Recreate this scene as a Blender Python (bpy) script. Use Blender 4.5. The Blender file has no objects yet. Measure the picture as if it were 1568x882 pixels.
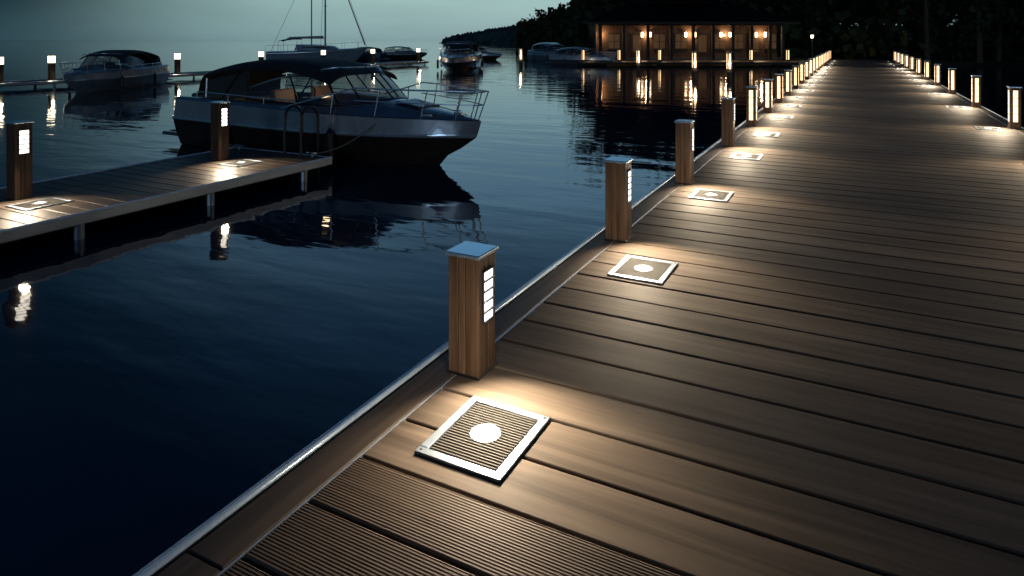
import bpy, math, random
from math import sin, cos, pi, radians, sqrt, atan2
from mathutils import Vector, Matrix
random.seed(7)
scene = bpy.context.scene
col = scene.collection
scene.view_settings.view_transform = 'Standard'
scene.view_settings.look = 'None'
scene.view_settings.exposure = 0

WATER = -0.35

# ------------------------------------------------------------------ materials
def mat_new(name):
    m = bpy.data.materials.new(name); m.use_nodes = True
    nt = m.node_tree
    return m, nt, nt.nodes['Principled BSDF']

def simple(name, colr, rough=0.5, metal=0.0, noise=0.0, nscale=8, bump=0.0, coat=0.0, alpha=1.0, spec=0.5):
    m, nt, b = mat_new(name)
    b.inputs['Base Color'].default_value = (*colr, 1)
    b.inputs['Roughness'].default_value = rough
    b.inputs['Metallic'].default_value = metal
    b.inputs['Coat Weight'].default_value = coat
    b.inputs['Alpha'].default_value = alpha
    b.inputs['Specular IOR Level'].default_value = spec
    tc = nt.nodes.new('ShaderNodeTexCoord')
    n = nt.nodes.new('ShaderNodeTexNoise'); n.inputs['Scale'].default_value = nscale; n.inputs['Detail'].default_value = 5
    nt.links.new(tc.outputs['Object'], n.inputs['Vector'])
    if noise > 0:
        r = nt.nodes.new('ShaderNodeValToRGB')
        r.color_ramp.elements[0].position = 0.3; r.color_ramp.elements[1].position = 0.7
        r.color_ramp.elements[0].color = (*[c*(1-noise) for c in colr], 1)
        r.color_ramp.elements[1].color = (*[min(1, c*(1+noise)) for c in colr], 1)
        nt.links.new(n.outputs['Fac'], r.inputs['Fac'])
        nt.links.new(r.outputs['Color'], b.inputs['Base Color'])
        mr = nt.nodes.new('ShaderNodeMapRange')
        mr.inputs['To Min'].default_value = max(0.02, rough*0.85); mr.inputs['To Max'].default_value = min(1, rough*1.15)
        nt.links.new(n.outputs['Fac'], mr.inputs['Value'])
        nt.links.new(mr.outputs['Result'], b.inputs['Roughness'])
    if bump > 0:
        bp = nt.nodes.new('ShaderNodeBump'); bp.inputs['Strength'].default_value = bump; bp.inputs['Distance'].default_value = 0.01
        nt.links.new(n.outputs['Fac'], bp.inputs['Height'])
        nt.links.new(bp.outputs['Normal'], b.inputs['Normal'])
    return m

def wood(name, c1, c2, scale=(1.2, 22, 22), rough=0.5, vary=0.35, bump=0.25, ribs=None, spec=.3):
    m, nt, b = mat_new(name)
    b.inputs['Specular IOR Level'].default_value = spec
    N = nt.nodes.new; Lk = nt.links.new
    tc = N('ShaderNodeTexCoord'); mp = N('ShaderNodeMapping')
    mp.inputs['Scale'].default_value = scale
    geo = N('ShaderNodeNewGeometry')
    mul = N('ShaderNodeMath'); mul.operation = 'MULTIPLY'; mul.inputs[1].default_value = 37.0
    Lk(geo.outputs['Random Per Island'], mul.inputs[0])
    add = N('ShaderNodeVectorMath'); add.operation = 'ADD'
    Lk(tc.outputs['Object'], mp.inputs['Vector'])
    Lk(mp.outputs['Vector'], add.inputs[0]); Lk(mul.outputs[0], add.inputs[1])
    n1 = N('ShaderNodeTexNoise'); n1.inputs['Scale'].default_value = 1.0; n1.inputs['Detail'].default_value = 7
    n1.inputs['Roughness'].default_value = 0.62; n1.inputs['Distortion'].default_value = 0.6
    Lk(add.outputs[0], n1.inputs['Vector'])
    n2 = N('ShaderNodeTexNoise'); n2.inputs['Scale'].default_value = 1.1; n2.inputs['Detail'].default_value = 4
    Lk(tc.outputs['Object'], n2.inputs['Vector'])
    r = N('ShaderNodeValToRGB')
    r.color_ramp.elements[0].position = 0.30; r.color_ramp.elements[0].color = (*c1, 1)
    r.color_ramp.elements[1].position = 0.70; r.color_ramp.elements[1].color = (*c2, 1)
    Lk(n1.outputs['Fac'], r.inputs['Fac'])
    mr = N('ShaderNodeMapRange'); mr.inputs['To Min'].default_value = 1-vary; mr.inputs['To Max'].default_value = 1+vary*0.6
    Lk(geo.outputs['Random Per Island'], mr.inputs['Value'])
    mr2 = N('ShaderNodeMapRange'); mr2.inputs['From Min'].default_value = .3; mr2.inputs['From Max'].default_value = .7
    mr2.inputs['To Min'].default_value = .78; mr2.inputs['To Max'].default_value = 1.12
    Lk(n2.outputs['Fac'], mr2.inputs['Value'])
    mm = N('ShaderNodeMath'); mm.operation = 'MULTIPLY'
    Lk(mr.outputs[0], mm.inputs[0]); Lk(mr2.outputs[0], mm.inputs[1])
    vm = N('ShaderNodeVectorMath'); vm.operation = 'SCALE'
    Lk(r.outputs['Color'], vm.inputs[0]); Lk(mm.outputs[0], vm.inputs['Scale'])
    Lk(vm.outputs[0], b.inputs['Base Color'])
    rr = N('ShaderNodeMapRange'); rr.inputs['To Min'].default_value = rough+.12; rr.inputs['To Max'].default_value = rough-.12
    Lk(n2.outputs['Fac'], rr.inputs['Value']); Lk(rr.outputs[0], b.inputs['Roughness'])
    bp = N('ShaderNodeBump'); bp.inputs['Strength'].default_value = bump; bp.inputs['Distance'].default_value = 0.004
    hsrc = n1.outputs['Fac']
    if ribs:
        w = N('ShaderNodeTexWave'); w.bands_direction = ribs[0]; w.inputs['Scale'].default_value = ribs[1]
        w.inputs['Distortion'].default_value = 0.3
        Lk(tc.outputs['Object'], w.inputs['Vector'])
        ad = N('ShaderNodeMath'); ad.operation = 'MULTIPLY_ADD'; ad.inputs[1].default_value = ribs[2]
        Lk(w.outputs['Fac'], ad.inputs[0]); Lk(n1.outputs['Fac'], ad.inputs[2])
        hsrc = ad.outputs[0]
    Lk(hsrc, bp.inputs['Height']); Lk(bp.outputs['Normal'], b.inputs['Normal'])
    return m

def emis(name, colr, strength, base=(0.8, 0.8, 0.8)):
    m, nt, b = mat_new(name)
    b.inputs['Base Color'].default_value = (*base, 1)
    b.inputs['Roughness'].default_value = 0.3
    b.inputs['Emission Color'].default_value = (*colr, 1)
    b.inputs['Emission Strength'].default_value = strength
    return m

M = {}
M['deck'] = wood('deck_wood', (.062, .048, .038), (.150, .117, .091), (.6, 13, 13), .66, .20, .25, spec=.08)
M['deck_rib'] = wood('ribbed_wood', (.070, .052, .040), (.140, .106, .080), (.8, 22, 22), .6, .15, .22, spec=.15)
M['board'] = wood('edge_wood', (.045, .033, .024), (.095, .070, .052), (22, .8, 22), .55, .12, .25, ribs=('X', 30, .3), spec=.2)
M['post'] = wood('post_wood', (.045, .026, .016), (.165, .098, .060), (34, 34, 1.6), .48, .35, .35)
M['dockwood'] = wood('dock_wood', (.055, .042, .032), (.12, .09, .067), (1.2, 20, 20), .5, .25, .3)
M['darkwood'] = simple('dark_timber', (.03, .022, .016), .8, noise=.4)
M['steel'] = simple('brushed_steel', (.26, .31, .37), .38, .92, noise=.06, nscale=14)
M['rail'] = simple('rail_aluminium', (.60, .78, .95), .28, .2, noise=.03, nscale=5)
M['chrome'] = simple('stainless_steel', (.70, .80, .90), .22, .7, noise=.03)
M['darkmetal'] = simple('dark_metal', (.04, .045, .05), .4, .8, noise=.15)
M['cap'] = simple('cap_steel', (.66, .84, .95), .25, .8, noise=.05, nscale=20)
M['louver'] = simple('louver_composite', (.042, .040, .036), .7, 0, noise=.2, nscale=30, spec=.2)
M['glowpanel'] = emis('lamp_glass', (1, .92, .78), 3.6)
M['amber'] = emis('amber_lamp_glass', (1, .62, .30), 2.3)
M['lantern'] = emis('lantern_glass', (1, .84, .58), 4.0)
M['led'] = emis('led_glass', (1, .97, .92), 6.0)
M['ledring'] = emis('led_ring', (1, .95, .88), .42, (.22, .22, .22))
M['window'] = emis('lit_window', (1, .50, .2), .04, (.05, .035, .02))
M['sconce'] = emis('sconce_glass', (1, .78, .48), 6.0)
M['hull_dark'] = simple('hull_navy', (.040, .030, .026), .22, 0, noise=.15, nscale=3, coat=.5)
M['hull_silver'] = simple('hull_silver', (.27, .30, .35), .28, .35, noise=.05, nscale=3, coat=.4)
M['gel'] = simple('grey_blue_gelcoat', (.075, .115, .17), .26, 0, noise=.08, nscale=4, coat=.4)
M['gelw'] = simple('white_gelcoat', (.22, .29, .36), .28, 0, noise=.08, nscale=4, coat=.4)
M['gel_grey'] = simple('grey_gelcoat', (.07, .09, .12), .3, 0, noise=.1, nscale=4, coat=.3)
M['canvas'] = simple('black_canvas', (.016, .018, .022), .8, noise=.3, nscale=20, bump=.3)
M['glass'] = simple('tinted_glass', (.03, .045, .06), .04, 0, alpha=.5, noise=0, spec=.9)
M['seat'] = simple('tan_leather', (.32, .22, .15), .5, noise=.15)
M['rope'] = simple('rope', (.16, .15, .12), .9, noise=.3, nscale=60)
M['sail'] = simple('furled_sail', (.35, .38, .4), .8, noise=.2)
M['roof'] = simple('roof_shingle', (.009, .010, .011), .95, noise=.4, nscale=6, bump=.6, spec=.02)
M['wall'] = wood('lodge_wall', (.05, .03, .018), (.12, .07, .04), (14, 14, 1.0), .6, .2, .3)
M['stone'] = simple('terrace_stone', (.12, .10, .09), .8, noise=.3, nscale=3)
M['bark'] = simple('bark', (.05, .04, .03), .9, noise=.4)
def leafmat():
    m, nt, b = mat_new('foliage')
    geo = nt.nodes.new('ShaderNodeNewGeometry'); r = nt.nodes.new('ShaderNodeValToRGB')
    r.color_ramp.elements[0].color = (.012, .022, .012, 1); r.color_ramp.elements[1].color = (.045, .065, .032, 1)
    nt.links.new(geo.outputs['Random Per Island'], r.inputs['Fac']); nt.links.new(r.outputs['Color'], b.inputs['Base Color'])
    b.inputs['Roughness'].default_value = .9
    b.inputs['Specular IOR Level'].default_value = .05
    return m
M['leaf'] = leafmat()
M['ground'] = simple('ground_soil', (.03, .034, .022), .95, noise=.5, nscale=.6, bump=.6, spec=.05)
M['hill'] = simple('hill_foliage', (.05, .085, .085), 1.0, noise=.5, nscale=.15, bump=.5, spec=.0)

# ------------------------------------------------------------------ mesh builder
class MB:
    def __init__(s): s.v = []; s.f = []; s.m = []
    def add(s, vs, fs, m):
        o = len(s.v); s.v += [tuple(p) for p in vs]
        for f in fs: s.f.append([i+o for i in f]); s.m.append(m)
    def box(s, c, d, m, rot=None):
        x, y, z = d[0]/2, d[1]/2, d[2]/2
        vs = [Vector((a*x, b*y, e*z)) for e in (-1, 1) for b in (-1, 1) for a in (-1, 1)]
        if rot: vs = [rot @ v for v in vs]
        vs = [v + Vector(c) for v in vs]
        s.add(vs, [(0, 2, 3, 1), (4, 5, 7, 6), (0, 1, 5, 4), (2, 6, 7, 3), (0, 4, 6, 2), (1, 3, 7, 5)], m)
    def cbox(s, c, d, m, ch=.004):
        x, y, z = d[0]/2, d[1]/2, d[2]/2
        vs = []
        for (zz, k) in ((-z, 0), (z-ch, 0), (z, ch)):
            for a, b in ((-1, -1), (1, -1), (1, 1), (-1, 1)):
                vs.append((c[0]+a*(x-k), c[1]+b*(y-k), c[2]+zz))
        fs = [(3, 2, 1, 0), (8, 9, 10, 11)]
        for l in (0, 4):
            for i in range(4):
                j = (i+1) % 4
                fs.append((l+i, l+j, l+4+j, l+4+i))
        s.add(vs, fs, m)
    def prof_x(s, prof, x0, x1, m):
        n = len(prof)
        vs = [(x0, p[0], p[1]) for p in prof] + [(x1, p[0], p[1]) for p in prof]
        fs = [(i, i+n, (i+1) % n + n, (i+1) % n) for i in range(n)]
        fs += [tuple(range(n)), tuple(reversed(range(n, 2*n)))]
        s.add(vs, fs, m)
    def cyl(s, p0, p1, r0, r1, m, n=12, cap=True):
        p0 = Vector(p0); p1 = Vector(p1); t = (p1-p0).normalized()
        a = t.orthogonal().normalized(); b = t.cross(a)
        vs = []
        for p, r in ((p0, r0), (p1, r1)):
            for i in range(n):
                an = 2*pi*i/n; vs.append(p + a*cos(an)*r + b*sin(an)*r)
        fs = [(i, (i+1) % n, (i+1) % n+n, i+n) for i in range(n)]
        if cap: fs += [tuple(reversed(range(n))), tuple(range(n, 2*n))]
        s.add(vs, fs, m)
    def tube(s, path, r, m, n=8):
        P = [Vector(p) for p in path]; vs = []; a = None
        for i, p in enumerate(P):
            t = (P[min(i+1, len(P)-1)] - P[max(i-1, 0)]).normalized()
            if a is None: a = t.orthogonal().normalized()
            a = (a - t*a.dot(t)).normalized(); b = t.cross(a)
            for k in range(n):
                an = 2*pi*k/n; vs.append(p + a*cos(an)*r + b*sin(an)*r)
        fs = []
        for i in range(len(P)-1):
            for k in range(n):
                q = (k+1) % n
                fs.append((i*n+k, i*n+q, (i+1)*n+q, (i+1)*n+k))
        fs += [tuple(reversed(range(n))), tuple(range((len(P)-1)*n, len(P)*n))]
        s.add(vs, fs, m)
    def rows(s, rows, m, mats=None):
        n = len(rows[0]); vs = [p for r in rows for p in r]
        o = len(s.v); s.v += [tuple(p) for p in vs]
        for i in range(len(rows)-1):
            for k in range(n-1):
                s.f.append([o+i*n+k, o+i*n+k+1, o+(i+1)*n+k+1, o+(i+1)*n+k]); s.m.append(mats[k] if mats else m)
    def build(s, name, parent=None, smooth=None, bevel=0, loc=None, mesh_only=False, segs=2):
        me = bpy.data.meshes.new(name); me.from_pydata(s.v, [], s.f)
        mats = list(dict.fromkeys(s.m))
        for mm in mats: me.materials.append(M[mm])
        idx = {k: i for i, k in enumerate(mats)}
        me.polygons.foreach_set('material_index', [idx[k] for k in s.m]); me.update()
        if smooth is not None:
            me.shade_smooth(); me.set_sharp_from_angle(angle=radians(smooth))
        if mesh_only: return me
        ob = bpy.data.objects.new(name, me); col.objects.link(ob)
        if bevel:
            bm = ob.modifiers.new('b', 'BEVEL'); bm.width = bevel; bm.segments = segs; bm.limit_method = 'ANGLE'
        if parent: ob.parent = parent
        if loc: ob.location = loc
        return ob

def empty(name, loc=(0, 0, 0), rz=0, sc=1):
    e = bpy.data.objects.new(name, None); e.empty_display_size = .3
    e.location = loc; e.rotation_euler = (0, 0, rz); e.scale = (sc, sc, sc); col.objects.link(e); return e

def light(name, typ, loc, energy, colr, parent=None, target=None, size=.05, spot=None, blend=1):
    l = bpy.data.lights.new(name, typ); l.energy = energy; l.color = colr
    l.shadow_soft_size = size
    if typ == 'SPOT': l.spot_size = radians(spot); l.spot_blend = blend
    o = bpy.data.objects.new(name, l); o.location = loc
    if target is not None:
        o.rotation_euler = (Vector(target)-Vector(loc)).to_track_quat('-Z', 'Y').to_euler()
    if parent: o.parent = parent
    col.objects.link(o); return o

WARM = (1, .81, .57)

# ------------------------------------------------------------------ world
w = bpy.data.worlds.new('World'); scene.world = w; w.use_nodes = True
nt = w.node_tree; nt.nodes.clear(); N = nt.nodes.new; Lk = nt.links.new
tc = N('ShaderNodeTexCoord'); nrm = N('ShaderNodeVectorMath'); nrm.operation = 'NORMALIZE'
Lk(tc.outputs['Generated'], nrm.inputs[0])
sep = N('ShaderNodeSeparateXYZ'); Lk(nrm.outputs[0], sep.inputs[0])
def ramp(stops):
    r = N('ShaderNodeValToRGB'); cr = r.color_ramp
    cr.elements[0].position = stops[0][0]; cr.elements[0].color = (*stops[0][1], 1)
    cr.elements[1].position = stops[1][0]; cr.elements[1].color = (*stops[1][1], 1)
    for p, c in stops[2:]:
        e = cr.elements.new(p); e.color = (*c, 1)
    Lk(sep.outputs['Z'], r.inputs['Fac']); return r
base = ramp([(0, (.028, .066, .085)), (1, (.003, .013, .042)), (.05, (.007, .030, .043)), (.20, (.008, .036, .066)), (.5, (.005, .023, .062))])
glow = ramp([(0, (.23, .37, .39)), (1, (.003, .013, .038)), (.055, (.33, .52, .51)), (.12, (.29, .52, .61)), (.22, (.22, .45, .66)), (.40, (.060, .18, .36)), (.65, (.008, .032, .088))])
dot = N('ShaderNodeVectorMath'); dot.operation = 'DOT_PRODUCT'; dot.inputs[1].default_value = Vector((-.4587+.05, .8886, .05)).normalized()
Lk(nrm.outputs[0], dot.inputs[0])
mr = N('ShaderNodeMapRange'); mr.interpolation_type = 'SMOOTHERSTEP'
mr.inputs['From Min'].default_value = .73; mr.inputs['From Max'].default_value = 1.0
Lk(dot.outputs['Value'], mr.inputs['Value'])
cn = N('ShaderNodeTexNoise'); cn.inputs['Scale'].default_value = 2.2; cn.inputs['Detail'].default_value = 5
cmap = N('ShaderNodeMapping'); cmap.inputs['Scale'].default_value = (1, 1, 5)
Lk(nrm.outputs[0], cmap.inputs[0]); Lk(cmap.outputs[0], cn.inputs['Vector'])
cmr = N('ShaderNodeMapRange'); cmr.inputs['From Min'].default_value = .3; cmr.inputs['From Max'].default_value = .7
cmr.inputs['To Min'].default_value = .82; cmr.inputs['To Max'].default_value = 1.1
Lk(cn.outputs['Fac'], cmr.inputs['Value'])
mix = N('ShaderNodeMix'); mix.data_type = 'RGBA'
Lk(mr.outputs[0], mix.inputs[0]); Lk(base.outputs['Color'], mix.inputs[6]); Lk(glow.outputs['Color'], mix.inputs[7])
bg1 = N('ShaderNodeBackground'); Lk(mix.outputs[2], bg1.inputs['Color']); Lk(cmr.outputs[0], bg1.inputs['Strength'])
sky = N('ShaderNodeTexSky'); sky.sky_type = 'NISHITA'; sky.sun_disc = False
sky.sun_elevation = radians(1.0); sky.sun_rotation = radians(-27)
bg2 = N('ShaderNodeBackground'); Lk(sky.outputs[0], bg2.inputs['Color']); bg2.inputs['Strength'].default_value = .001
ads = N('ShaderNodeAddShader'); Lk(bg1.outputs[0], ads.inputs[0]); Lk(bg2.outputs[0], ads.inputs[1])
out = N('ShaderNodeOutputWorld'); Lk(ads.outputs[0], out.inputs['Surface'])

sl = bpy.data.lights.new('blue_fill', 'SUN'); sl.energy = .20; sl.angle = radians(14); sl.color = (.55, .78, 1)  # added weak blue fill from behind the camera, lifts boat side and metal
so = bpy.data.objects.new('blue_fill', sl); col.objects.link(so)
so.rotation_euler = Vector((-.30, .90, -.17)).to_track_quat('-Z', 'Y').to_euler()

# ------------------------------------------------------------------ camera
cd = bpy.data.cameras.new('camera'); cam = bpy.data.objects.new('camera', cd); col.objects.link(cam)
cam.location = (0, 0, 1.75); cam.rotation_euler = (radians(90), 0, radians(27.33))
cd.lens = 23.28; cd.sensor_width = 36; cd.shift_y = -.243; cd.clip_end = 5000; cd.clip_start = .05
scene.camera = cam

# ------------------------------------------------------------------ water
def water():
    m, nt, b = mat_new('lake_water'); N = nt.nodes.new; Lk = nt.links.new
    b.inputs['Base Color'].default_value = (.002, .012, .036, 1)
    b.inputs['Roughness'].default_value = .035
    b.inputs['IOR'].default_value = 1.42
    tc = N('ShaderNodeTexCoord')
    def nz(sx, sy, rot, det, dist=0):
        mp = N('ShaderNodeMapping'); mp.inputs['Scale'].default_value = (sx, sy, 1); mp.inputs['Rotation'].default_value = (0, 0, radians(rot))
        n = N('ShaderNodeTexNoise'); n.inputs['Scale'].default_value = 1; n.inputs['Detail'].default_value = det
        n.inputs['Roughness'].default_value = .42
        n.inputs['Distortion'].default_value = dist
        Lk(tc.outputs['Object'], mp.inputs[0]); Lk(mp.outputs[0], n.inputs['Vector']); return n
    a = nz(.42, 1.3, -27, 2.5, .3); c = nz(1.6, 5.0, -20, 2, .2); d = nz(.05, .09, 10, 2)
    dm = N('ShaderNodeMapRange'); dm.inputs['From Min'].default_value = .4; dm.inputs['From Max'].default_value = .62
    dm.inputs['To Min'].default_value = .45; dm.inputs['To Max'].default_value = 1.0
    Lk(d.outputs['Fac'], dm.inputs['Value'])
    x = N('ShaderNodeMath'); x.operation = 'MULTIPLY_ADD'; x.inputs[1].default_value = .20
    Lk(c.outputs['Fac'], x.inputs[0]); Lk(a.outputs['Fac'], x.inputs[2])
    y = N('ShaderNodeMath'); y.operation = 'MULTIPLY'; Lk(x.outputs[0], y.inputs[0]); Lk(dm.outputs[0], y.inputs[1])
    bp = N('ShaderNodeBump'); bp.inputs['Strength'].default_value = 1; bp.inputs['Distance'].default_value = .022
    Lk(y.outputs[0], bp.inputs['Height']); Lk(bp.outputs[0], b.inputs['Normal'])
    M['water'] = m
water()
mb = MB(); mb.add([(-2500, -300, 0), (2500, -300, 0), (2500, 4000, 0), (-2500, 4000, 0)], [(0, 1, 2, 3)], 'water')
mb.build('water', loc=(0, 0, WATER))

# ------------------------------------------------------------------ main pier
def plank_profile(y0, y1, zt=0.0, th=.035, ribs=0):
    c = .007; p = [(y0, zt-th), (y0, zt-c), (y0+c*.4, zt-c*.3), (y0+c, zt)]
    if ribs:
        a = y0+c; bnd = y1-c; st = (bnd-a)/ribs
        for i in range(ribs):
            s0 = a+i*st
            p += [(s0+st*.50, zt), (s0+st*.60, zt-.0035), (s0+st*.9, zt-.0035), (s0+st, zt)]
    else:
        p += [(y1-c, zt)]
    p += [(y1-c*.4, zt-c*.3), (y1, zt-c), (y1, zt-th)]
    return [q for q in reversed(p)]
XL, XR = -1.845, 2.74
mb = MB()
pitch = .305; k = -14
while True:
    y0 = 2.19 + k*pitch; y1 = y0 + pitch - .016
    if y0 > 64: break
    rib = (y1 < 2.25)
    dz = random.uniform(-.0015, .0015)
    mb.prof_x(plank_profile(y0, y1, dz, ribs=(20 if rib and y0 > -1 else 0)), XL+.006, XR-.006, 'deck_rib' if rib else 'deck')
    k += 1
for sgn, xi, xo in ((-1, XL, -2.030), (1, XR, 2.925)):
    cx = (xi+xo)/2; wd = abs(xo-xi)-.012
    yy = -2.5
    while yy < 64:
        mb.cbox((cx, yy+2.0, -.017), (wd, 3.994, .042), 'board', .006); yy += 4
    mb.box((xi-sgn*.001, 30, -.0125), (.006, 68, .028), 'chrome')
    mb.box((xo+sgn*.010, 30, -.10), (.018, 68, .20), 'darkmetal')
    mb.tube([(xo+sgn*.024, -3, .000), (xo+sgn*.024, 64, .000)], .015, 'rail', 16)
    mb.tube([(xo+sgn*.064, -3, -.016), (xo+sgn*.064, 64, -.016)], .011, 'rail', 12)
    mb.box((xo+sgn*.042, 30, -.045), (.050, 68, .020), 'darkmetal')
mb.box((.45, 31, -.13), (4.85, 67, .16), 'darkwood')
yy = 1.0
while yy < 63:
    for xx in (-1.9, 2.75): mb.cyl((xx, yy, -2), (xx, yy, -.2), .11, .11, 'darkwood', 12)
    yy += 5
mb.build('wooden_pier')

# ------------------------------------------------------------------ bollard light
def bollard_mesh(h, variant):
    mb = MB(); s = .184
    mb.box((0, 0, h/2), (s-.022, s-.022, h-.004), 'darkwood')
    for a in range(4):
        R = Matrix.Rotation(a*pi/2, 3, 'Z')
        for i, (o, wdt) in enumerate(((-.060, .056), (-.008, .040), (.052, .072))):
            c = R @ Vector((o, -(s/2-.006), 0))
            mb.box((c.x, c.y, h/2), (wdt, .012, h-.012), 'post', R)
    mb.cbox((0, 0, h+.008), (s+.024, s+.024, .020), 'cap', .004)
    mb.box((0, 0, h-.008), (s-.004, s-.004, .010), 'darkmetal')
    faces = [1] if variant == 0 else [0, 1, 2, 3]
    for a in faces:
        R = Matrix.Rotation(a*pi/2, 3, 'Z')
        ph = {0: .27, 1: h*.78, 2: .30}[variant]
        pw = {0: .104, 1: .075, 2: .165}[variant]
        zc = h - {0: .075, 1: .05, 2: .02}[variant] - ph/2
        gm = {0: 'glowpanel', 1: 'amber', 2: 'lantern'}[variant]
        def bx(x, y, z, d, m):
            c = R @ Vector((x, y, 0)); mb.box((c.x, c.y, z), d, m, R)
        yf = -(s/2)
        bx(0, yf-.002, zc, (pw, .006, ph), gm)
        if variant == 0:
            for k in range(6):
                zz = zc - ph/2 + ph*k/5
                bx(0, yf-.008, zz, (pw+.004, .014, .012), 'darkmetal' if k in (0, 5) else 'steel')
            for sg in (-1, 1): bx(sg*(pw/2+.002), yf-.0075, zc, (.009, .013, ph+.004), 'darkmetal')
        elif variant == 1:
            for k in range(5):
                zz = zc - ph/2 + ph*k/4
                bx(0, yf-.007, zz, (pw+.004, .012, .010), 'darkmetal')
    mb.box((0, 0, .006), (s+.014, s+.014, .012), 'darkmetal')
    return mb.build('bollard_light', mesh_only=True)

mesh_cache = {}
def bollard(x, y, z=0.0, h=.62, variant=0, energy=20, flip=False, target=(.46, -.52), rz=0, spot=108, name='bollard_light', sc=1):
    key = (round(h, 2), variant)
    if key not in mesh_cache: mesh_cache[key] = bollard_mesh(h, variant)
    o = bpy.data.objects.new(name, mesh_cache[key]); col.objects.link(o)
    o.location = (x, y, z); o.scale = (sc, sc, 1)
    o.rotation_euler = (0, 0, pi if flip else rz)
    md = o.modifiers.new('b', 'BEVEL'); md.width = .0025; md.segments = 2; md.limit_method = 'ANGLE'
    if energy:
        ty = target[1] if not flip else -target[1]
        light('bollard_spot', 'SPOT', (.15, -.03, .45), energy, WARM, o, (target[0]+.02, ty, 0), .04, spot)
    return o

def plate_mesh():
    mb = MB(); X, Y = .205, .245; fw = .040
    mb.cbox((0, Y-fw/2, .005), (2*X, fw, .010), 'steel', .002); mb.cbox((0, -Y+fw/2, .005), (2*X, fw, .010), 'steel', .002)
    mb.cbox((X-fw/2, 0, .005), (fw, 2*Y-2*fw-.001, .010), 'steel', .002); mb.cbox((-X+fw/2, 0, .005), (fw, 2*Y-2*fw-.001, .010), 'steel', .002)
    mb.box((0, 0, .0015), (2*X-2*fw, 2*Y-2*fw, .003), 'canvas')
    n = 22; span = 2*Y-2*fw-.012
    for i in range(n):
        yy = -span/2 + span*(i+.5)/n
        mb.cbox((0, yy, .0055), (2*X-2*fw-.008, span/n*.58, .007), 'louver', .0015)
    mb.cyl((0, 0, .003), (0, 0, .0115), .070, .068, 'steel', 40)
    mb.cyl((0, 0, .0116), (0, 0, .0130), .063, .062, 'ledring', 40)
    mb.cyl((0, 0, .0131), (0, 0, .0140), .048, .047, 'darkmetal', 40)
    mb.cyl((0, 0, .0141), (0, 0, .0165), .041, .034, 'led', 40)
    for i in range(6):
        a = i*pi/3+.2; mb.cyl((.0555*cos(a), .0555*sin(a), .0131), (.0555*cos(a), .0555*sin(a), .0145), .0045, .0045, 'darkmetal', 8)
    for sx in (-1, 1):
        for sy in (-1, 1): mb.cyl((sx*(X-fw/2), sy*(Y-fw/2), .010), (sx*(X-fw/2), sy*(Y-fw/2), .0115), .005, .005, 'darkmetal', 10)
    return mb.build('deck_light', mesh_only=True)
PM = plate_mesh()
def plate(x, y, z=.003, energy=3.0, sc=1):
    o = bpy.data.objects.new('deck_light', PM); col.objects.link(o); o.location = (x, y, z); o.scale = (sc, sc, 1)
    if energy: light('led_glow', 'POINT', (0, 0, .24), energy, (1, .84, .62), o, size=.06)
    return o

by = [3.03, 5.6, 8.15, 11.3, 14.1, 16.9, 19.6, 22.3]
bh = [.62, .68, .74, .77, .78, .78, .78, .78]
while by[-1] < 60: by.append(by[-1]+3.1); bh.append(.8)
for i, (y, h) in enumerate(zip(by, bh)):
    bollard(-1.805 if i == 0 else -1.84, y, 0, h, 0 if i < 4 else 1, 175 if i < 12 else (180 if i < 16 else 0))
py = [2.54, 4.92, 7.6, 10.35, 12.9, 16.0, 18.7, 21.4]
while py[-1] < 58: py.append(py[-1]+3.1)
for i, y in enumerate(py): plate(-1.42 if i else -1.445, y, energy=9 if i < 8 else (14 if i % 2 else 0))
ry = [7.6, 11.7, 16.1, 20.7, 25.4, 29.6, 33.6, 37.8, 42, 46.2, 50.4, 54.6, 58.8]
for i, y in enumerate(ry):
    bollard(2.80, y, 0, .80, 1, 190 if i < 10 else 0, flip=True, target=(.5, -.4))
    plate(2.32, y-.35, energy=12 if i < 7 else (18 if i % 2 else 0))

# ------------------------------------------------------------------ side docks
def dock(name, x0, x1, y0, y1, zt, pile_step=1.9, rail='rail'):
    mb = MB(); y = y0
    while y < y1-.05:
        ye = min(y+.2, y1-.03)
        mb.prof_x(plank_profile(y, ye-.008, zt, .03), x0+.045, x1-.045, 'dockwood'); y += .2
    for xx in (x0, x1):
        mb.box((xx + (.02 if xx == x0 else -.02), (y0+y1)/2, zt-.055), (.04, y1-y0, .10), 'steel')
        mb.tube([(xx + (.012 if xx == x0 else -.012), y0, zt+.002), (xx + (.012 if xx == x0 else -.012), y1, zt+.002)], .014, rail, 10)
    mb.box(((x0+x1)/2, y1-.015, zt-.045), (x1-x0-.082, .03, .10), rail)
    mb.box(((x0+x1)/2, (y0+y1)/2, zt-.085), (x1-x0-.1, y1-y0-.1, .09), 'darkwood')
    y = y1-.5
    while y > y0:
        for xx in (x0+.10, x1-.10): mb.cyl((xx, y, -2.2), (xx, y, zt-.06), .055, .055, 'steel', 12)
        y -= pile_step
    return mb.build(name)
ZD = -.07
dock('floating_dock', -9.25, -7.15, -12, 7.8, ZD, 1.6)
for y in (4.15, 6.85, 1.4, -1.4):
    bollard(-8.5, y, ZD, .86, 0, 80, target=(.60, -.25), spot=125)
    plate(-7.98, y-.05, ZD+.003, energy=0)
dock('floating_dock', -32.6, -30.9, -25, 45, ZD, 4)
for y in (9.5, 14.6, 16.6, 22.7, 28.2, 33.4, 38.5, 44.2):
    bollard(-31.4, y, ZD, 1.10, 2, 160, target=(.8, -.2), spot=125, sc=1.15)

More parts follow.
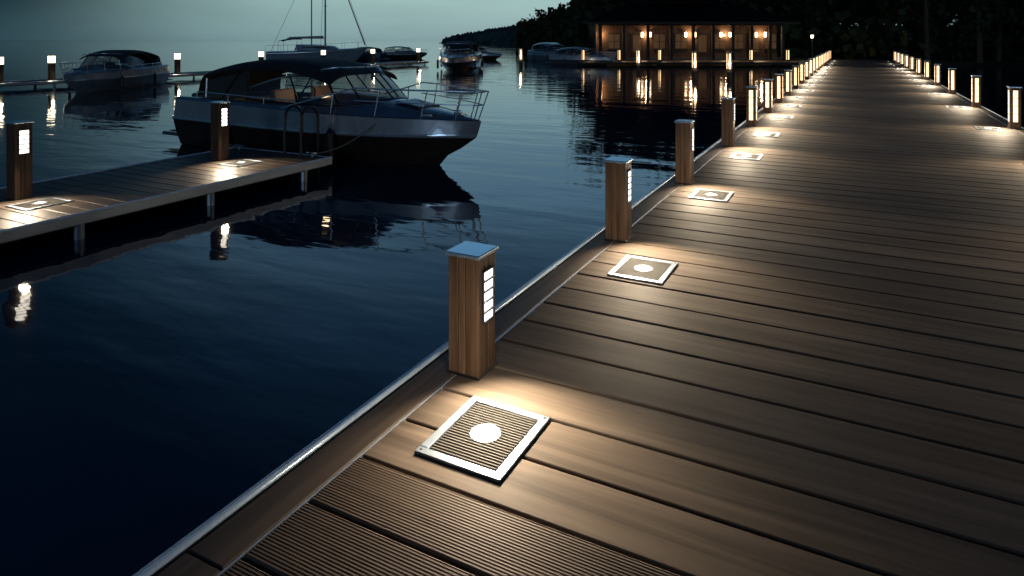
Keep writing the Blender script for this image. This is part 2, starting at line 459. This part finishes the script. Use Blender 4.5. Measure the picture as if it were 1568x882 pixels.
mb = MB()
for k in (0, 1):
    x0 = -7.86 + k*.34
    path = [(x0, 7.88, -1.1), (x0, 7.88, .50)]
    for i in range(1, 8):
        a = pi*i/8; path.append((x0, 7.70+.18*cos(a), .50+.2*sin(a)))
    path += [(x0, 7.52, .4), (x0, 7.52, ZD)]
    mb.tube(path, .022, 'darkmetal', 10)
for i in range(4): mb.cyl((-7.86, 7.88, -1.0+i*.28), (-7.52, 7.88, -1.0+i*.28), .018, .018, 'darkmetal', 8)
mb.build('dock_ladder', smooth=40)

# ------------------------------------------------------------------ boats
def hull_fn(L, B, zs, zb, keel=-.35, rake=.9, full=2.5):
    def hb(t):
        b = B/2
        if t < .35: return b*(.93+.07*sin(pi/2*t/.35))
        return b*max(0.0, 1-((t-.35)/.65)**full)
    def zg(t): return zs + (zb-zs)*t**1.5
    return hb, zg
def make_hull(mb, L, B, zs, zb, keel=-.35, rake=.9, full=2.5, zrub=.58, mats=('hull_dark', 'hull_silver', 'gel'), x0=0, n=36):
    hb, zg = hull_fn(L, B, zs, zb, keel, rake, full)
    rowsS = {1: [], -1: []}
    for i in range(n+1):
        t = 1-(1-i/n)**1.35
        b = hb(t); g = zg(t); zr = zrub*g/zs*(1+.12*t)
        if zr > g-.06: zr = g-.06
        rk = rake*t**3
        pts = [(0, keel*(1-.55*t**4), 1.0), (b*.45, keel*.62*(1-t**3), .9), (b*(.86-.30*t), .02+.16*t**2, .72), (b*(.94-.10*t), zr*.5+.06*t, .42), (b*1.0, zr-.02, .12), (b*1.015, zr, .10), (b*1.015, zr+.03, .09), (b*.985, zr+.04, .08), (b*.955, g, .0)]
        for sg in (1, -1):
            rowsS[sg].append([(x0+L*t-rk*p[2], sg*p[0], p[1]) for p in pts])
    ms = [mats[0]]*4 + ['chrome']*3 + [mats[1]]
    for sg in (1, -1):
        mb.rows(rowsS[sg], None, ms)
    a = rowsS[1][0]; c = rowsS[-1][0]
    mb.add(a + list(reversed(c)), [tuple(range(len(a)*2))], mats[1])
    return hb, zg

def motorboat(loc, rz, sc=1, hullc='hull_dark', band='hull_silver', top='bimini', name='motor_boat', warm_fill=0, gel='gel'):
    e = empty(name, loc, rz, sc)
    L, B = 6.75, 2.5; x0 = .55
    mb = MB()
    hb, zg = make_hull(mb, L, B, .94, .80, mats=(hullc, band, gel), x0=x0, rake=.95, zrub=.56)
    mb.build('hull', e, smooth=38)
    mb = MB()
    def tof(x): return (x-x0)/L
    tf = .56
    def zc(t): return zg(t) + .28*(1-((t-tf)/(1-tf))**1.5) + .0
    def deckz(x, y):
        t = tof(x); b = max(hb(t)*.955, .01)
        return zg(t)+.012+(zc(t)-zg(t))*(1-min(1, abs(y)/b)**2.2)
    rows = []
    for i in range(19):
        t = tf+(1-tf)*i/18
        x = x0+L*t; b = hb(t)*.955
        rows.append([(x, b*u, deckz(x, b*u)) for u in [-1, -.97, -.85, -.65, -.4, -.2, 0, .2, .4, .65, .85, .97, 1]])
    mb.rows(rows, gel)
    for sg in (1, -1):
        rows = []
        for i in range(15):
            t = tf*i/14; x = x0+L*t; b = hb(t)
            g = zg(t)
            rows.append([(x, sg*b*.955, g), (x, sg*b*.93, g+.03+.05*t), (x, sg*b*.86, g+.05+.10*t), (x, sg*b*.80, g+.045+.10*t), (x, sg*b*.77, g-.05), (x, sg*b*.75, .38)])
        mb.rows(rows, gel)
    bf = hb(tf)*.8; bs = hb(0)*.75
    mb.add([(x0+.01, -bs, .38), (x0+.01, bs, .38), (x0+L*tf, bf, .38), (x0+L*tf, -bf, .38)], [(0, 1, 2, 3)], 'gel_grey')
    ff = x0+L*tf
    pts = [(ff+.002, y, deckz(ff, y)) for y in [hb(tf)*.95*u for u in (-1, -.7, -.35, 0, .35, .7, 1)]]
    mb.add([(ff, -bf, .38), (ff, bf, .38)] + list(reversed(pts)), [tuple(range(9))], 'gel_grey')
    mb.add([(x0+.02, -hb(0)*.94, .38), (x0+.02, hb(0)*.94, .38), (x0+.02, hb(0)*.94, .94), (x0+.02, -hb(0)*.94, .94)], [(0, 1, 2, 3)], gel)
    mb.build('deck', e, smooth=40)
    mb = MB()
    mb.cbox((.30, 0, .20), (.72, 2.05, .07), 'gel_grey', .02)
    mb.box((.30, 0, .243), (.6, 1.8, .012), 'dockwood')
    mb.cbox((x0+.42, 0, .83), (.80, 1.75, .26), gel, .05)
    mb.cbox((x0+.42, 0, 1.0), (.72, 1.6, .09), 'gel_grey', .03)
    mb.build('stern_platform', e, bevel=.02)
    mb = MB()
    hx = 5.95
    R = Matrix.Rotation(radians(9), 3, 'Y')
    mb.box((hx, 0, deckz(hx, 0)+.012), (.5, .5, .03), 'glass', R); mb.box((hx, 0, deckz(hx, 0)+.002), (.56, .56, .03), 'darkmetal', R)
    mb.box((6.85, 0, deckz(6.85, 0)+.02), (.16, .10, .05), 'chrome')
    for sx in (-1, 1): mb.box((6.5, sx*.42, deckz(6.5, sx*.42)+.03), (.2, .03, .03), 'chrome')
    for sg in (-1, 1):
        pth = []
        for i in range(12):
            t = .60+.34*i/11; x = x0+L*t; yy = sg*hb(t)*.60; pth.append((x, yy, deckz(x, yy)+.004))
        mb.tube(pth, .010, 'gel_grey', 6)
    mb.build('foredeck_hatch', e, bevel=.008)
    def U(xa, xf, wd, zf, n=28, p=.62):
        r = []
        for i in range(n+1):
            th = pi*i/n
            s_ = max(0, sin(th))**p; c_ = cos(th); c_ = math.copysign(abs(c_)**p, c_)
            x = xa+(xf-xa)*s_; y = wd*c_
            r.append(Vector((x, y, zf(x, y))))
        return r
    basez = lambda x, y: (deckz(x, y) if x > ff else zg(tof(x))+.11)-.005
    bas = U(2.6, 5.40, .99, basez)
    tp = U(2.5, 4.72, .84, lambda x, y: 1.22+.42*min(1, max(0, (x-2.5)/2.0))**.8)
    mid = [a.lerp(b, .5)+Vector((.015, 0, .0)) for a, b in zip(bas, tp)]
    mb = MB(); mb.rows([bas, mid, tp], 'glass'); mb.build('windshield', e, smooth=60)
    mb = MB(); mb.tube(bas, .022, 'darkmetal', 8); mb.tube(tp, .015, 'chrome', 8)
    for i in (3, 7, 10, 14, 18, 21, 25):
        mb.tube([bas[i], mid[i], tp[i]], .016, 'darkmetal', 8)
    mb.build('windshield_frame', e, smooth=50)
    mb = MB()
    for sy in (-.5, .5):
        mb.box((3.3, sy, .68), (.5, .52, .16), 'seat'); mb.box((3.06, sy, .95), (.14, .50, .50), 'seat', Matrix.Rotation(radians(-10), 3, 'Y'))
        mb.box((3.3, sy, .5), (.3, .3, .22), 'gel_grey')
    mb.box((4.1, 0, .85), (.5, 1.7, .5), 'gel_grey')
    mb.box((2.2, .0, .62), (.45, 1.5, .28), 'seat'); mb.box((1.95, .0, .82), (.14, 1.5, .34), 'seat')
    mb.build('seats', e, bevel=.04, segs=3)
    mb = MB()
    ring = [(3.75+.05*sin(a), -.5+.17*cos(a), 1.13+.15*sin(a)) for a in [2*pi*i/18 for i in range(19)]]
    mb.tube(ring, .014, 'darkmetal', 6); mb.cyl((3.75, -.5, 1.13), (3.95, -.5, 1.03), .02, .02, 'darkmetal', 8)
    mb.build('steering_wheel', e, smooth=60)
    if warm_fill: light('cabin_fill', 'POINT', (3.7, 0, 1.3), warm_fill, (1, .72, .42), e, size=.08)  # added point light for a warm glow behind the windshield, no fixture
    mb = MB(); rows = []; rowsb = []
    for i in range(25):
        u = i/24; x = 1.35+u*3.45
        z = 1.44+.34*sin(pi*min(1, .10+u*.80))**.8 - .10*max(0, u-.75)*4*.25
        wd = .98-.10*u
        r = []
        for j in range(-8, 9):
            v = j/8
            yy = wd*math.copysign(abs(v)**.9, v)
            r.append((x - .08*v*v, yy, z - .16*abs(v)**4.5))
        rows.append(r); rowsb.append([(a, b*.985, c-.035) for a, b, c in r])
    cm = 'canvas' if top == 'bimini' else gel
    mb.rows(rows, cm); mb.rows([list(reversed(r)) for r in rowsb], cm)
    for a, b in ((rows[0], rowsb[0]), (rows[-1], rowsb[-1]), ([r[0] for r in rows], [r[0] for r in rowsb]), ([r[-1] for r in rows], [r[-1] for r in rowsb])):
        mb.rows([a, b], cm)
    rr = [rows[0]]
    for k in range(1, 5):
        f = k/4
        rr.append([(1.35-.08*(j/8)**2-.10*sin(f*pi/2)-.02, rows[0][j+8][1]*(1+.03*f), rows[0][j+8][2]*(1-f)+1.03*f) for j in range(-8, 9)])
    mb.rows(rr, 'canvas')
    mb.build('canvas_top', e, smooth=50)
    mb = MB()
    for sg in (-1, 1):
        mb.tube([(1.38, sg*.97, 1.38), (1.40, sg*1.0, 1.0)], .016, 'chrome')
        mb.tube([(2.4, sg*.94, 1.56), (1.9, sg*1.0, 1.0)], .014, 'darkmetal')
        mb.tube([(2.6, sg*.93, 1.58), (2.75, sg*.98, 1.08)], .014, 'darkmetal')
        mb.tube([(4.55, sg*.87, 1.56), (4.4, sg*.80, 1.60), (4.25, sg*.80, 1.53)], .014, 'darkmetal')
        mb.rows([[(1.40, sg*.99, 1.03), (2.6, sg*.975, 1.08)], [(1.38, sg*.97, 1.34), (2.6, sg*.93, 1.55)]], 'glass')
    mb.build('canvas_frame', e, smooth=50)
    mb = MB(); pts = []
    def edge(t, k=.93): return Vector((x0+L*t, hb(t)*k, zg(t)+.02))
    ts = [.52, .58, .64, .70, .76, .82, .87, .91, .945, .97, .985]
    for sg in (1, -1):
        top_, mid_ = [], []
        for i, t in enumerate(ts):
            p = edge(t); hgt = .10+.34*min(1, i/3.0)
            fwd = .18*(t-.5)/.5
            q = Vector((p.x+fwd, sg*max(p.y*.98, .10), p.z+hgt+.05*(t-.5)))
            top_.append(q); mid_.append(Vector((p.x+fwd*.5, sg*max(p.y*.98, .07), p.z+hgt*.55)))
        st = edge(.47); top_ = [Vector((st.x, sg*st.y, st.z))] + top_
        top_.append(Vector((x0+L+.10, 0, zg(1)+.50))) ; mid_.append(Vector((x0+L+.04, 0, zg(1)+.27)))
        mb.tube(top_, .014, 'chrome', 8); mb.tube(mid_[3:], .010, 'chrome', 8)
        for i in (2, 4, 6, 8, 10):
            p = edge(ts[i]); mb.tube([(p.x, sg*p.y, p.z-.01), top_[i+1]], .011, 'chrome', 8)
    for sg in (1, -1):
        pr = []
        for i in range(12):
            t = .10+.42*i/11; p = edge(t, .90); pr.append((p.x, sg*p.y, p.z+.16-.0*i))
        mb.tube(pr, .011, 'chrome', 6)
        for i in (0, 4, 8, 11): mb.tube([pr[i], (pr[i][0], pr[i][1], pr[i][2]-.14)], .010, 'chrome', 6)
    mb.build('bow_rail', e, smooth=60)
    mb = MB()
    for sg in (1, -1):
        for tt in (.28, .66):
            p = edge(tt, 1.0)
            mb.cyl((p.x, sg*(p.y+.09), .16), (p.x, sg*(p.y+.09), .58), .07, .07, 'darkmetal', 16)
            mb.cyl((p.x, sg*(p.y+.09), .58), (p.x, sg*(p.y+.09), .66), .07, .02, 'darkmetal', 16)
            mb.cyl((p.x, sg*(p.y+.09), .10), (p.x, sg*(p.y+.09), .16), .03, .07, 'darkmetal', 16)
            mb.tube([(p.x, sg*(p.y+.09), .64), (p.x, sg*(p.y+.02), .86), (p.x, sg*(p.y-.05), .98)], .008, 'rope', 6)
    mb.build('fenders', e, smooth=40)
    return e

motorboat((-12.42, 9.72, WATER), radians(-4), .975, warm_fill=7)
mb = MB()
def rope(a, b, sag, r=.012):
    a = Vector(a); b = Vector(b); return [a.lerp(b, i/14)-Vector((0, 0, sag*4*(i/14)*(1-i/14))) for i in range(15)]
mb.tube(rope((-6.9, 8.58, .40), (-7.4, 7.66, ZD+.05), .10), .010, 'rope', 6)
mb.tube(rope((-11.2, 8.66, .5), (-9.0, 7.6, ZD+.05), .2), .010, 'rope', 6)
mb.build('mooring_rope')
mb = MB()
for x in (-7.4, -9.0):
    mb.cyl((x, 7.62, ZD), (x, 7.62, ZD+.06), .02, .02, 'steel', 10); mb.tube([(x-.1, 7.62, ZD+.07), (x+.1, 7.62, ZD+.07)], .016, 'steel', 8)
mb.build('dock_cleat')

def cpos(q, d): return (d*(-.4587+.8886*q), d*(.8886+.4587*q))
def qx(px): return (px-784)/1014.0
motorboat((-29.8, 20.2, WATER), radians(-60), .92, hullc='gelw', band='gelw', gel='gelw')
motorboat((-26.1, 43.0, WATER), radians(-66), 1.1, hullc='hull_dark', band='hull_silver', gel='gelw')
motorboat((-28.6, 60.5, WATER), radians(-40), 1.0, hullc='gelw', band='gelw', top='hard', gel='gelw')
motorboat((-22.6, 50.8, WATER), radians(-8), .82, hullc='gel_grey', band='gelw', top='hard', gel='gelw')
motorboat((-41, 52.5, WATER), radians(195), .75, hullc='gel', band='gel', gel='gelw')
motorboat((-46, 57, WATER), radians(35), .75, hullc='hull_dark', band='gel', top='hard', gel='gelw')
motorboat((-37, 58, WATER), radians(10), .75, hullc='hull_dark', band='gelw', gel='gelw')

def sailboat(loc, rz, sc=1):
    e = empty('sailboat', loc, rz, sc)
    mb = MB(); L, B = 9.6, 2.9
    hb, zg = make_hull(mb, L, B, 1.0, 1.35, keel=-.5, rake=1.5, full=2.0, zrub=.8, mats=('gelw', 'gelw', 'gelw'), n=28)
    rows = []
    for i in range(20):
        t = i/19; b = hb(t)*.955; rows.append([(L*t, b*u, zg(t)+.01+.06*(1-u*u)) for u in (-1, -.5, 0, .5, 1)])
    mb.rows(rows, 'gelw')
    mb.build('hull', e, smooth=40)
    mb = MB(); rows = []
    for x, wd, h in ((2.6, .85, .1), (2.75, .85, .55), (4.5, .85, .52), (6.3, .62, .38), (6.9, .45, .06)):
        z = 1.12; rows.append([(x, -wd, z), (x, -wd*.88, z+h), (x, 0, z+h+.07), (x, wd*.88, z+h), (x, wd, z)])
    mb.rows(rows, 'gelw')
    for sg in (-1, 1): mb.box((4.6, sg*.80, 1.40), (2.6, .02, .2), 'glass')
    mb.rows([[(1.0+.5*i, y, 2.1+.2*(1-(i/3-1)**2)-.12*abs(y)) for y in (-1, -.5, 0, .5, 1)] for i in range(5)], 'canvas')
    for sg in (-1, 1):
        mb.cyl((1.1, sg*1.0, 1.05), (1.1, sg*1.0, 2.0), .02, .02, 'chrome'); mb.cyl((2.9, sg*1.0, 1.05), (2.9, sg*1.0, 2.0), .02, .02, 'chrome')
    mb.build('cabin', e, smooth=40)
    mb = MB()
    mb.cyl((5.4, 0, 1.1), (5.4, 0, 13), .09, .06, 'steel'); mb.cyl((4.0, 0.3, 1.1), (4.0, .3, 11), .07, .05, 'steel')
    mb.cyl((5.4, 0, 2.3), (1.7, 0, 2.3), .05, .05, 'steel'); mb.cyl((5.2, 0, 2.42), (1.9, 0, 2.36), .14, .08, 'sail')
    for p in ((9.5, 0, 1.35), (0.1, 0, 1.0), (5.2, 1.3, 1.1), (5.2, -1.3, 1.1)): mb.cyl((5.4, 0, 12.8), p, .018, .018, 'steel', 6)
    mb.cyl((9.3, 0, 1.6), (5.6, 0, 11.8), .06, .04, 'sail', 8)
    for z in (5.5, 9): mb.cyl((5.4, -.8, z), (5.4, .8, z), .03, .03, 'steel', 6)
    for sg in (-1, 1):
        pr = []
        for i in range(14):
            t = i/13*.97; pr.append((L*t, sg*hb(t)*.93, zg(t)+.6)); 
            if i % 2 == 0: mb.cyl((L*t, sg*hb(t)*.93, zg(t)), pr[-1], .015, .015, 'chrome', 6)
        mb.tube(pr, .012, 'chrome', 6)
    mb.build('mast_and_rigging', e, smooth=50)
x, y = cpos(qx(412), 62)
sailboat((x, y, WATER), radians(32), .95)

# ------------------------------------------------------------------ land, lodge, trees
def land_poly(pts_front, depth, name):
    mb = MB(); rows = [[], [], [], []]
    for q, d in pts_front:
        a = cpos(q, d); b = cpos(q, d+1.2); c = cpos(q, d+12); e = cpos(q, d+depth)
        rows[0].append((a[0], a[1], WATER-.3)); rows[1].append((b[0], b[1], -.12+random.uniform(-.05, .05))); rows[2].append((c[0], c[1], -.05+random.uniform(0, .2))); rows[3].append((e[0], e[1], 3))
    mb.rows(rows, 'ground'); return mb.build(name, smooth=80)
land_poly([(.015, 125), (.03, 112), (.06, 96), (.085, 78), (.10, 62), (.13, 57), (.2, 55.5), (.3, 55.5), (.4, 55.5), (.48, 55), (.56, 53), (.64, 50), (.75, 50), (.9, 46), (1.2, 40), (1.8, 36)], 90, 'ground')

def tree_cluster():
    V = []; F = []; Mi = []
    def leaf(p, s):
        n = Vector((random.gauss(0, 1), random.gauss(0, 1), random.gauss(0, 1))).normalized()
        a = n.orthogonal().normalized(); b = n.cross(a); th = random.random()*6.28
        a, b = a*cos(th)+b*sin(th), b*cos(th)-a*sin(th)
        o = len(V)
        k = random.uniform(.5, 1)
        V.extend([tuple(p+a*s), tuple(p+b*s*k), tuple(p-a*s*.9), tuple(p-b*s*k)]); F.append((o, o+1, o+2, o+3)); Mi.append(1)
    mbt = MB()
    def tree(x, y, h, conifer=False, nl=420, ls=1):
        base = Vector((x, y, 0)); top = base+Vector((random.uniform(-.4, .4), random.uniform(-.4, .4), h*.85))
        mbt.cyl(base-Vector((0, 0, .5)), top, .03*h*.7, .04, 'bark', 7)
        if conifer:
            for i in range(nl):
                u = random.random()**.8; z = h*(.12+.88*u); r = (1-u)*h*.20+.1
                an = random.random()*6.28; rr = r*random.uniform(.3, 1)*(.8+.3*sin(z*4))
                leaf(Vector((x+cos(an)*rr, y+sin(an)*rr, z-rr*.25)), random.uniform(.18, .36)*ls)
            return
        nb = random.randint(7, 11)
        for k in range(nb):
            an = random.random()*6.28; zz = h*random.uniform(.35, .9); rad = h*random.uniform(.08, .24)
            c = Vector((x+cos(an)*rad, y+sin(an)*rad, zz))
            mbt.cyl(base+Vector((0, 0, zz*.7)), c, .05, .02, 'bark', 5)
            cr = h*random.uniform(.10, .17)
            for i in range(nl//nb):
                d = Vector((random.gauss(0, 1), random.gauss(0, 1), random.gauss(0, .8)))
                leaf(c+d*cr*.62, random.uniform(.18, .42)*ls)
    random.seed(11)
    for i in range(36):
        px = random.uniform(797, 925); d = random.uniform(92, 128) if px < 860 else random.uniform(70, 105)
        ytop = 32-(px-797)*.42+random.uniform(-6, 10)
        h = 1.75+(60-ytop)*d/1014
        x, y = cpos(qx(px), d+6); tree(x, y, max(3, h), random.random() < .25, 420)
    for i in range(80):
        q = random.uniform(.11, .95); d = random.uniform(68, 92)
        x, y = cpos(q, d)
        tree(x, y, random.uniform(9, 15), random.random() < .35, 380)
    for i in range(95):
        q = random.uniform(.13, 1.4); d = random.uniform(94, 112)
        x, y = cpos(q, d)
        tree(x, y, random.uniform(13, 19), False, 300, 2.6)
    for i in range(26):
        q = random.uniform(.56, 1.3); d = random.uniform(52, 64) if q < .8 else random.uniform(46, 60)
        x, y = cpos(q, d)
        if abs(x-.6) < 4.2: continue
        tree(x, y, random.uniform(7, 12), random.random() < .3, 420)
    for i in range(8000):
        q = random.uniform(.08, 1.4); d = random.uniform(63, 76) if q < .50 else random.uniform(56, 74)
        x, y = cpos(q, d)
        if abs(x-.5) < 3.2 and y < 66: continue
        leaf(Vector((x, y, abs(random.gauss(0, 2.0)))), random.uniform(.3, .7))
    for i in range(2600):
        px = random.uniform(790, 905); q = qx(px)
        d = 124-(px-790)*.5+random.uniform(0, 14)
        x, y = cpos(q, d); leaf(Vector((x, y, abs(random.gauss(0, 1.6)))), random.uniform(.25, .5))
    o = len(V)
    V.extend(mbt.v); F.extend([tuple(i+o for i in f) for f in mbt.f]); Mi.extend([0]*len(mbt.f))
    me = bpy.data.meshes.new('distant_trees'); me.from_pydata(V, [], F); me.materials.append(M['bark']); me.materials.append(M['leaf'])
    me.polygons.foreach_set('material_index', Mi); me.update()
    ob = bpy.data.objects.new('distant_trees', me); col.objects.link(ob)
tree_cluster()

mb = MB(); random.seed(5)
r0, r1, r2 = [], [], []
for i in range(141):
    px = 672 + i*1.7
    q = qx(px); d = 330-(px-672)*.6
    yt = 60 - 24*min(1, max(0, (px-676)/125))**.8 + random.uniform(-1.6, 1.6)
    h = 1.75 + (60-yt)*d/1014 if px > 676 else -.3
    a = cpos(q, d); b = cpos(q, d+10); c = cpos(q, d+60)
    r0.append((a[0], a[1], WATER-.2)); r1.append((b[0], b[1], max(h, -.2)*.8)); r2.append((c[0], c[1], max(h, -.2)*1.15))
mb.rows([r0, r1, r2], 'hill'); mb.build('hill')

# lodge
lx, ly = cpos(qx(912), 58.5)
LA = radians(27.33)
lod = empty('wooden_lodge', (lx, ly, 0), LA)
W_, D_ = 16.0, 6.0
mb = MB()
mb.box((W_/2, D_/2, 1.6), (W_, D_, 3.3), 'wall'); mb.box((W_/2, D_/2, -.1), (W_+.6, D_+.6, .5), 'stone')
mb.build('walls', lod)
mb = MB()
ov = 1.3; zt = 3.2; zr = 5.2
P = [(-ov, -ov-.6, zt), (W_+ov, -ov-.6, zt), (W_+ov, D_+ov, zt), (-ov, D_+ov, zt), (3.6, D_/2-.4, zr), (W_-3.6, D_/2-.4, zr)]
mb.add(P, [(0, 1, 5, 4), (1, 2, 5), (2, 3, 4, 5), (3, 0, 4), (3, 2, 1, 0)], 'roof')
mb.box((W_/2, -ov-.6, zt-.06), (W_+2*ov, .08, .22), 'darkwood')
mb.add([(5, .2, 4.9), (W_-5, .2, 4.9), (W_-5, D_-1, 4.9), (5, D_-1, 4.9), (6.5, 2.4, 6.2), (W_-6.5, 2.4, 6.2)], [(0, 1, 5, 4), (1, 2, 5), (2, 3, 4, 5), (3, 0, 4), (3, 2, 1, 0)], 'roof')
mb.build('roof', lod)
mb = MB()
cols = [.2, 2.2, 4.3, 6.3, 8.2, 9.9, 11.6, 13.2, 14.8, 15.9]
for x in cols:
    mb.box((x, -1.5, 1.55), (.24, .24, 3.2), 'darkwood')
mb.box((W_/2, -1.5, 3.02), (W_, .18, .2), 'darkwood')
for i in range(len(cols)-1):
    if i % 2: mb.box(((cols[i]+cols[i+1])/2, -1.5, .85), (cols[i+1]-cols[i]-.24, .06, .06), 'wall')
mb.build('porch', lod, bevel=.015)
mb = MB()
for i, x in enumerate([1.6, 3.6, 5.6, 7.5, 9.4, 10.9, 12.5, 14.0, 15.4]):
    if i % 3 == 1:
        mb.box((x, -.03, 1.2), (1.0, .08, 2.1), 'darkwood'); mb.box((x, -.075, 1.35), (.7, .02, 1.5), 'window')
    else:
        mb.box((x, -.03, 1.55), (1.1, .08, 1.45), 'darkwood')
        for sx in (-1, 1):
            for sz in (-1, 1): mb.box((x+sx*.26, -.075, 1.55+sz*.33), (.46, .02, .60), 'window')
mb.build('windows', lod)
mb = MB()
sx_ = [.35, 4.05, 4.75, 7.9, 8.7, 11.0, 11.8, 14.1, 14.9]
for x in sx_:
    mb.cbox((x, -.17, 2.15), (.17, .10, .42), 'sconce', .01)
    mb.box((x, -.16, 2.38), (.20, .14, .03), 'darkmetal'); mb.box((x, -.10, 2.15), (.08, .06, .5), 'darkmetal')
mb.build('sconces', lod)
for x in (.4, 4.4, 8.3, 11.4, 14.5):
    light('sconce_lamp', 'POINT', (x, -.36, 2.15), 85, (1, .62, .33), lod, size=.1)
ter = empty('shore_terrace', (lx, ly, 0), LA)
mb = MB()
for i in range(120):
    x = -2.2+i*.185
    mb.box((x+.09, -4.9, -.06), (.175, 4.2, .05), 'dockwood')
mb.box((9, -4.9, -.16), (22.2, 4.1, .12), 'darkwood')
for i in range(12):
    mb.cyl((-2+i*2, -6.8, -2), (-2+i*2, -6.8, -.1), .09, .09, 'darkwood', 8)
mb.build('boards', ter)
def at(px, d, z, h, en=90, nm='bollard_light'):
    x, y = cpos(qx(px), d); return bollard(x, y, z, h, 1, en, rz=radians(27), target=(.5, -.3), sc=1.2)
for px in (893, 948, 1010, 1150, 1206):
    at(px, 52.3, -.03, .95, 70)
def pile(px, d, h):
    x, y = cpos(qx(px), d); e = empty('mooring_pile', (x, y, 0))
    mb = MB(); mb.cyl((0, 0, -2.2), (0, 0, .05), .13, .12, 'darkwood', 14); mb.cyl((0, 0, .05), (0, 0, .07), .14, .14, 'darkmetal', 14)
    mb.build('timber_pile', e)
    b = bollard(0, 0, .07, h, 1, 0, rz=radians(27), name='lamp_head', sc=1.2); b.parent = e
    light('pile_lamp', 'POINT', (.1, -.25, .5), 10, WARM, e, size=.06)
pile(797, 50, .95); pile(977, 42, 1.0); pile(1063, 35, 1.0); pile(1116, 33.5, 1.0)
x, y = cpos(qx(1243), 60); e = empty('street_lamp', (x, y, 0))
mb = MB(); mb.cyl((0, 0, -.3), (0, 0, 1.8), .05, .035, 'darkmetal', 10); mb.cyl((0, 0, 1.8), (0, 0, 1.86), .16, .05, 'darkmetal', 12)
mb.cyl((0, 0, 1.86), (0, 0, 2.12), .10, .13, 'sconce', 12); mb.cyl((0, 0, 2.12), (0, 0, 2.22), .17, .03, 'darkmetal', 12)
mb.build('lamp_post', e)
light('lamp', 'POINT', (0, -.4, 2.0), 30, (1, .8, .5), e, size=.1)
